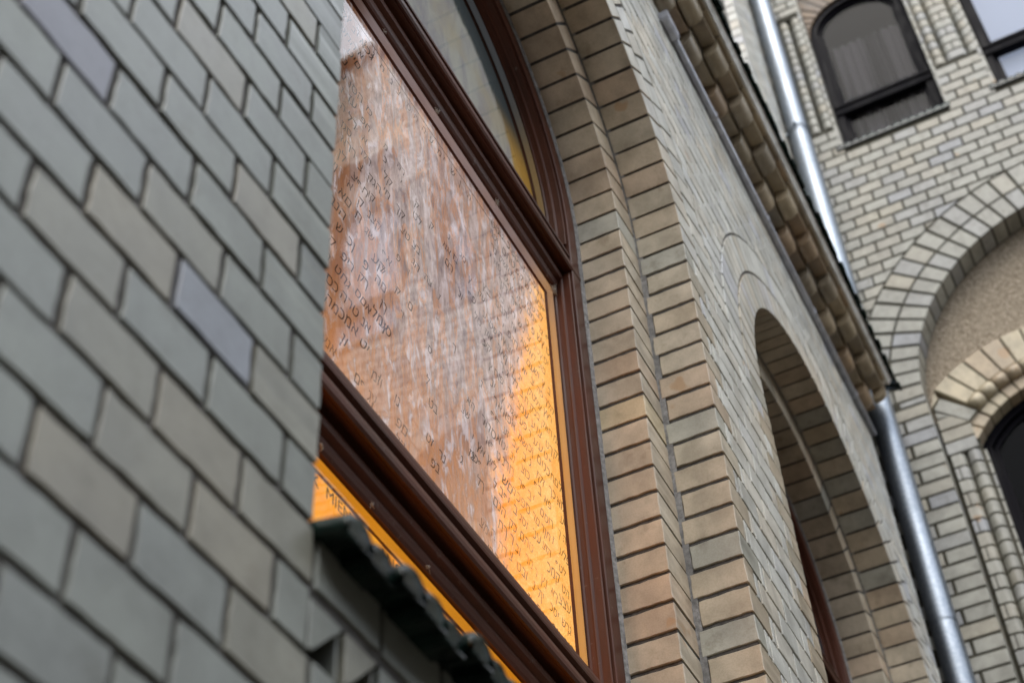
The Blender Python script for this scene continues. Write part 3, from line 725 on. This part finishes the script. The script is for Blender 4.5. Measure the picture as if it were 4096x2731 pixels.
# impost courses and the brick strips beside the colonnettes
for (y0, y1) in ((-.400, -.262), (-2.178, -2.04), (-1.30, -1.14)):
    im = MB()
    for i in range(3 if y1 - y0 < .15 else 4): z0 = 4.632 + i * HW; im.box(XS - .03, XS + .1, y0, y1, z0 + .004, z0 + HW - .004, bcol('wing'), .003)
    im.build('impost', M_BW, wing, (L, y0, 4.63 + ZC))
for yy in (-.4145, -1.1855, -1.2545, -2.0255):
    im = MB()
    for i in range(32): z0 = 4.632 - HW * (i + 1); im.box(XS + .0, XS + .1, yy - .012, yy + .012, z0 + .004, z0 + HW - .004, bcol('wing'), .002)
    im.build('window_jamb', M_BW, wing, (L, yy, 3 + ZC))
def colonnette(parent, x, y, r, z0, z1, flat=0.0, wide=0.0, nm='colonnette'):
    m = MB(); z = z1
    i = 0
    while z - HW > z0 - .01:
        col = bcol('wing'); za, zb = z - HW + .004, z - .004
        for (yy, rr) in ((y, r),):
            n = 22; prof = []
            for q in range(n + 1):
                a = -pi / 2 + pi * q / n; sx = (wide if sin(a) > 0 else -wide) if wide else 0
                prof.append((x - rr * cos(a), yy + sx + rr * sin(a)))
            if flat: prof = [(p[0], p[1]) for p in prof if p[1] <= yy + .001] + [(x - rr, yy + flat)]
            if wide and i % 2: prof1 = [(px, min(py, yy - .003)) for px, py in prof]; prof2 = [(px, max(py, yy + .003)) for px, py in prof]; L_ = [prof1, prof2]
            elif flat and i % 2: L_ = [[(px, min(py, yy + flat * .35)) for px, py in prof], [(x - rr, yy + flat * .5), (x - rr, yy + flat)]]
            else: L_ = [prof]
            for pf in L_:
                pf = pf + [(x + .03, pf[-1][1]), (x + .03, pf[0][1])]
                k_ = .002; cy_ = sum(p[1] for p in pf) / len(pf)
                sh = [(px + .002, py + (k_ if py < cy_ else -k_)) for px, py in pf]
                m.sweep([[(px, py, za) for px, py in sh], [(px, py, za + .003) for px, py in pf], [(px, py, zb - .003) for px, py in pf], [(px, py, zb) for px, py in sh]], True, False, True, col)
        z -= HW; i += 1
    o = m.build(nm, M_BW, parent, (x, y, z0 + ZC))
    for p in o.data.polygons: p.use_smooth = False
    k = MB(); k.cyl((x + .004, y - wide, z0), (x + .004, y - wide, z1), r - .005, 14); 
    if wide: k.cyl((x + .004, y + wide, z0), (x + .004, y + wide, z1), r - .005, 14); k.box(x - r + .009, x + .02, y - wide, y + wide, z0, z1, ch=0)
    if flat: k.box(x - r + .006, x + .02, y, y + flat - .001, z0, z1, ch=0)
    k.build('joint_mortar', M_MW, o, (x, y, z0 + ZC))
    return o
for (yy, rr, fl) in ((-.303, .029, .034), (-.371, .031, 0)): colonnette(wing, XS + .0, yy, rr, 2.0, 4.632, fl)
colonnette(wing, XS, -1.22, .031, 2.0, 4.632)
colonnette(wing, XS, -2.07, .031, 2.0, 4.632)
for (yy, rr, z0, wd) in ((-.128, .031, 7.04, 0), (-.205, .034, 7.04, 0), (-.885, .033, 7.19, 0), (-.982, .034, 7.19, .024), (-1.078, .033, 7.19, 0), (-1.745, .033, 7.19, 0), (-1.84, .034, 7.19, .024)):
    colonnette(wing, L + .036, yy, rr, z0, 8.165, 0, wd)
# upper window heads and reveals
uh = MB()
for (a, b, z0) in UW:
    c = (a + b) / 2; h = (b - a) / 2; rr = .36; zc = 8.62 - math.sqrt(rr * rr - h * h); th = math.acos(h / rr); n = 11
    for i in range(19):
        t0, t1 = pi * i / 19, pi * (i + 1) / 19; P = [(c + r * cos(t_), 8.02 + r * sin(t_)) for r, t_ in ((.285, t0 + .02), (.56, t0 + .02), (.56, t1 - .02), (.285, t1 - .02))]
        uh.prism(P, lambda u, v, w_: (L + .09 - w_, u, v), -.08, 0, random.choice(((.20, .13, .075), (.16, .11, .07), (.22, .15, .09))), .003)
    for i in range(n):
        t0 = th + (pi - 2 * th) * i / n; t1 = th + (pi - 2 * th) * (i + 1) / n; g = .009
        P = [(c + r * cos(t_), zc + r * sin(t_)) for r, t_ in ((rr, t0 + g), (rr + .25, t0 + g), (rr + .25, t1 - g), (rr, t1 - g))]
        uh.prism(P, mapX, -.11, .0, random.choice(((.44, .36, .26), (.40, .30, .2), (.46, .40, .30))), .003)
    z = z0
    while z < 8.6:
        for sg, e in ((1, b), (-1, a)): uh.box(L + .003, L + .11, min(e, e + sg * .02), max(e, e + sg * .02), z + .004, z + HW - .004, bcol('wing'), .002)
        z += HW
for (a, b, z0) in UW:
    uh.box(L + .10, L + .16, a - .02, (a + b) / 2 - .292, z0, 8.04, (.1, .08, .06), 0); uh.box(L + .10, L + .16, (a + b) / 2 + .292, b + .02, z0, 8.04, (.1, .08, .06), 0)
    P = [(a - .02, 8.02), *[((a + b) / 2 - .293 * cos(pi * i / 20), 8.02 + .293 * sin(pi * i / 20)) for i in range(21)], (b + .02, 8.02), (b + .02, 9.2), (a - .02, 9.2)]
    uh.prism(P, lambda u, v, w_: (L + .095 - w_, u, v), -.05, 0, (.09, .07, .05), 0)
uh.build('upper_window_surround', M_BW, wing, (L, -1, 8 + ZC))
def wing_window(x, c, h, z0, ztr, zsp, rr, zc, back, cur=True):
    """black framed sash window, x = plane of the frame, head arc radius rr about zc"""
    base = (x, c, z0 + ZC); wn = part_empty('window', base, wing)
    def outline(k):
        th = math.acos((h - k) / (rr - k)) if rr > h - k else 0
        pts = [(c + h - k, z0 + k)]; n = 16
        for i in range(n + 1): t_ = th + (pi - 2 * th) * i / n; pts.append((c + (rr - k) * cos(t_), zc + (rr - k) * sin(t_)))
        pts.append((c - h + k, z0 + k)); return pts
    f = MB()
    o0, o1, o2 = outline(0), outline(.05), outline(.075)
    rings = []
    for i in range(len(o0)): rings.append([(x, *o0[i]), (x - .012, *o0[i]), (x - .012, *o1[i]), (x + .012, *o1[i]), (x + .012, *o2[i]), (x + .035, *o2[i]), (x + .035, *o0[i])])
    rings.append(rings[0]); f.sweep(rings, True, False, False); f.build('frame', M_DARKF, wn, base)
    if ztr:
        tb = MB(); prof = [(0, -.045), (-.022, -.04), (-.026, -.01), (-.018, 0), (-.018, .015), (-.028, .02), (-.028, .04), (.0, .045), (.03, .045), (.03, -.045)]
        tb.sweep([[(x + a, c - h + .01, ztr + b) for a, b in prof], [(x + a, c + h - .01, ztr + b) for a, b in prof]], True, False, True); tb.build('transom', M_DARKF, wn, base)
    g = MB(); pts = [(x + .02, *p) for p in outline(.06)][::-1]; i0 = g.add(pts); g.face(tuple(range(i0, i0 + len(pts)))); g.build('glass_pane', M_GLASSW, wn, base, recalc=False)
    bk = MB(); a_, b_, e_, t_ = c - h - .02, c + h + .02, x + .9, zc + rr + .05; q0, q1 = x + .034, z0 - .05
    bk.quad((e_, a_, q1), (e_, b_, q1), (e_, b_, t_), (e_, a_, t_)); bk.quad((q0, a_, t_), (e_, a_, t_), (e_, b_, t_), (q0, b_, t_)); bk.quad((q0, a_, q1), (e_, a_, q1), (e_, b_, q1), (q0, b_, q1))
    for yy in (a_, b_): bk.quad((q0, yy, q1), (e_, yy, q1), (e_, yy, t_), (q0, yy, t_))
    bk.build('dark_interior', M_ROOM, wn, base, recalc=False)
    if back is not None:
        bl = MB(); n = 40
        y0, y1 = (c - h + .03, c + h - .03)
        if back is M_CURT: y1 = c + h - .10; 
        amp = .012 if back is M_CURT else .0
        bl.sweep([[(x + .07 + amp * sin(i * 1.4), y0 + (y1 - y0) * i / n, z0 + .02), (x + .07 + amp * sin(i * 1.4), y0 + (y1 - y0) * i / n, zc + rr - (.36 if back is M_CURT else .02))] for i in range(n + 1)], False, False, False)
        bl.build('curtain' if back is M_CURT else 'sky_reflection_sheet', back, wn, base, recalc=False)
    tlm = MB(); y = c - h - .02
    while y < c + h + .015:
        r = .013 + random.uniform(-.003, .003); rings = []
        for (xx, z, lo) in ((x - .125, z0 - .01, .018), (x - .125, z0 + .004, .024), (x - .01, z0 + .03, .03)): rings.append([(xx, y + .045 * i / 6, z + r * sin(pi * i / 6)) for i in range(7)] + [(xx, y + .045, z - lo), (xx, y, z - lo)])
        tlm.sweep(rings, True, True, True); y += .046
    tlm.build('sill_tile_row', M_TILE, wn, base)
    return wn
labs = ['upper black framed window nearest the downpipe, grey curtains behind glass', 'upper black framed window at the right edge with a bright sheet imitating reflected sky', None]
for i, (a, b, z0) in enumerate(UW):
    c = (a + b) / 2; h = (b - a) / 2; rr = .36; zc = 7.93 - math.sqrt(rr * rr - h * h)
    rr = h + .004; zc = 8.02; o = wing_window(L + .12, c, h, z0 + .005, 7.27, 7.93, rr, zc, M_CURT if i == 0 else M_SKYREF)
    if labs[i]: tag(o, labs[i])
for i, (c, h) in enumerate(LW):
    o = wing_window(XS + .07, c, h + .015, 2.2, 3.9, 4.7, .48, 4.43, None); tag(o, 'tall black framed window inside the stuccoed blind arch')
cp = MB(); cp.box(L - .09, L + .6, YE, .3, 9.87, 9.93, (.3, .3, .3)); cp.build('coping', M_TILE, wing, (L, -1.5, 9.9 + ZC))

# ================================================================== DOWNPIPE, CONDUIT
px, py, pr_ = 5.50, -.052, .0565
dp = empty('downpipe', (px, py, 0), 'shiny zinc rainwater downpipe running up the corner between the two brick walls', 'downpipe')
seams = [-1.55, 1.9, 3.66, 5.12, 6.95, 9.0, 10.6]
for i in range(len(seams) - 1):
    m = MB(); a, b = seams[i], seams[i + 1]
    m.cyl((px, py, a), (px, py, b - .05), pr_, 48, caps=False); m.cyl((px, py, b - .05), (px, py, b + .004), pr_ * .985, 48, caps=False, r1=pr_ * .95)
    m.cyl((px, py, a - .001), (px, py, a + .004), pr_ * 1.012, 48, caps=False)
    m.build('pipe_section', M_ZINC, dp, (px, py, a + ZC))
for z in (6.98, 2.6, 9.6):
    m = MB(); m.cyl((px, py, z - .012), (px, py, z + .012), pr_ + .0035, 40); m.box(px - .012, px + .012, py, .13 if z < 4.8 else .02, z - .006, z + .006); m.box(px - .085, px - .05, py - .006, py + .006, z - .012, z + .012)
    m.build('pipe_clamp', M_ZINC, dp, (px, py, z + ZC))
cd = empty('cable_conduit', (4.1, 0, 4.59 + ZC), 'thin pale grey cable conduit running along the wall just below the cornice', 'conduit')
m = MB(); m.cyl((3.02, -.0135, 4.590), (5.335, -.0135, 4.588), .0135, 16); m.build('tube', M_COND, cd, (4.1, 0, 4.59 + ZC))
m = MB(); m.box(2.925, 3.03, -.034, .0, 4.566, 4.618, ch=.008); m.build('end_box', M_COND, cd, (2.97, 0, 4.59 + ZC))
for x in (3.4, 3.95, 4.5, 5.05): m = MB(); m.box(x, x + .012, -.0285, .0, 4.575, 4.607, ch=.002); m.build('fixing_clip', M_COND, cd, (x, 0, 4.59 + ZC))

# ================================================================== ADDED UNSEEN BUILDINGS (behind the camera), block low sky to darken the walls
M_OPP = NT('blocker_render'); M_OPP.pr(Base_Color=M_OPP.mixc(M_OPP.rng(M_OPP.noise(1.5, 4), .3, .7), (.13, .105, .08), (.20, .165, .125)), Roughness=.9); M_OPP = M_OPP.m
def sky_blocker(origin, rot, length, height, label):
    b = empty('sky_blocker', origin, label, 'building')
    wl = MB(); ca, sa = cos(rot), sin(rot)
    def P(u, d, z): return (origin[0] + u * ca - d * sa, origin[1] + u * sa + d * ca, z)
    def bx(m, u0, u1, d0, d1, z0, z1):
        i = m.add([P(u0, d0, z0), P(u1, d0, z0), P(u1, d1, z0), P(u0, d1, z0), P(u0, d0, z1), P(u1, d0, z1), P(u1, d1, z1), P(u0, d1, z1)])
        for f in ((0, 1, 2, 3), (4, 5, 6, 7), (0, 1, 5, 4), (1, 2, 6, 5), (2, 3, 7, 6), (3, 0, 4, 7)): m.face(tuple(i + k for k in f))
    bx(wl, 0, length, 0, 6, -ZC - .12, height); wl.build('wall', M_OPP, b, (origin[0], origin[1], 0))
    rf = MB(); bx(rf, -.2, length + .2, -.35, 6.2, height + .002, height + .3); rf.build('roof', M_TILE, b, (origin[0], origin[1], height + ZC))
    n = int(length / 2.4)
    for i in range(n):
        for k in range(int((height + ZC) / 3.2)):
            u = 1.2 + i * 2.4; z = -.5 + k * 3.1
            if z + 1.7 > height: continue
            wn = MB(); bx(wn, u - .5, u + .5, -.05, -.002, z, z + 1.6); w_ = wn.build('window', M_DARKF, b, (*P(u, -.02, 0)[:2], z + ZC))
            g_ = MB(); bx(g_, u - .43, u - .03, -.056, -.051, z + .07, z + 1.53); bx(g_, u + .03, u + .43, -.056, -.051, z + .07, z + 1.53); g_.build('pane', M_ROOM, w_, (*P(u, -.05, 0)[:2], z + ZC))
sky_blocker((-9.0, -14, 0), pi / 2, 12, 7.5, 'added unseen building behind the viewer, blocking low sky, facing the wing')
sky_blocker((12, -8.5, 0), pi, 20.5, 5.2, 'long added unseen building opposite the arched windows, blocking low sky')

# ================================================================== GROUND
g = MB(); g.quad((-60, -2.6, -ZC), (60, -2.6, -ZC), (60, 3, -ZC), (-60, 3, -ZC)); tag(g.build('pavement', M_GROUND, recalc=False), kind='structure')
g = MB(); g.box(-60, 60, -2.75, -2.6, -ZC - .2, -ZC + .003, ch=.004); tag(g.build('kerb', M_GROUND), kind='structure')
g = MB(); g.quad((-200, -200, -ZC - .12), (200, -200, -ZC - .12), (200, 200, -ZC - .12), (-200, 200, -ZC - .12)); tag(g.build('road', M_ASPH, recalc=False), kind='structure')
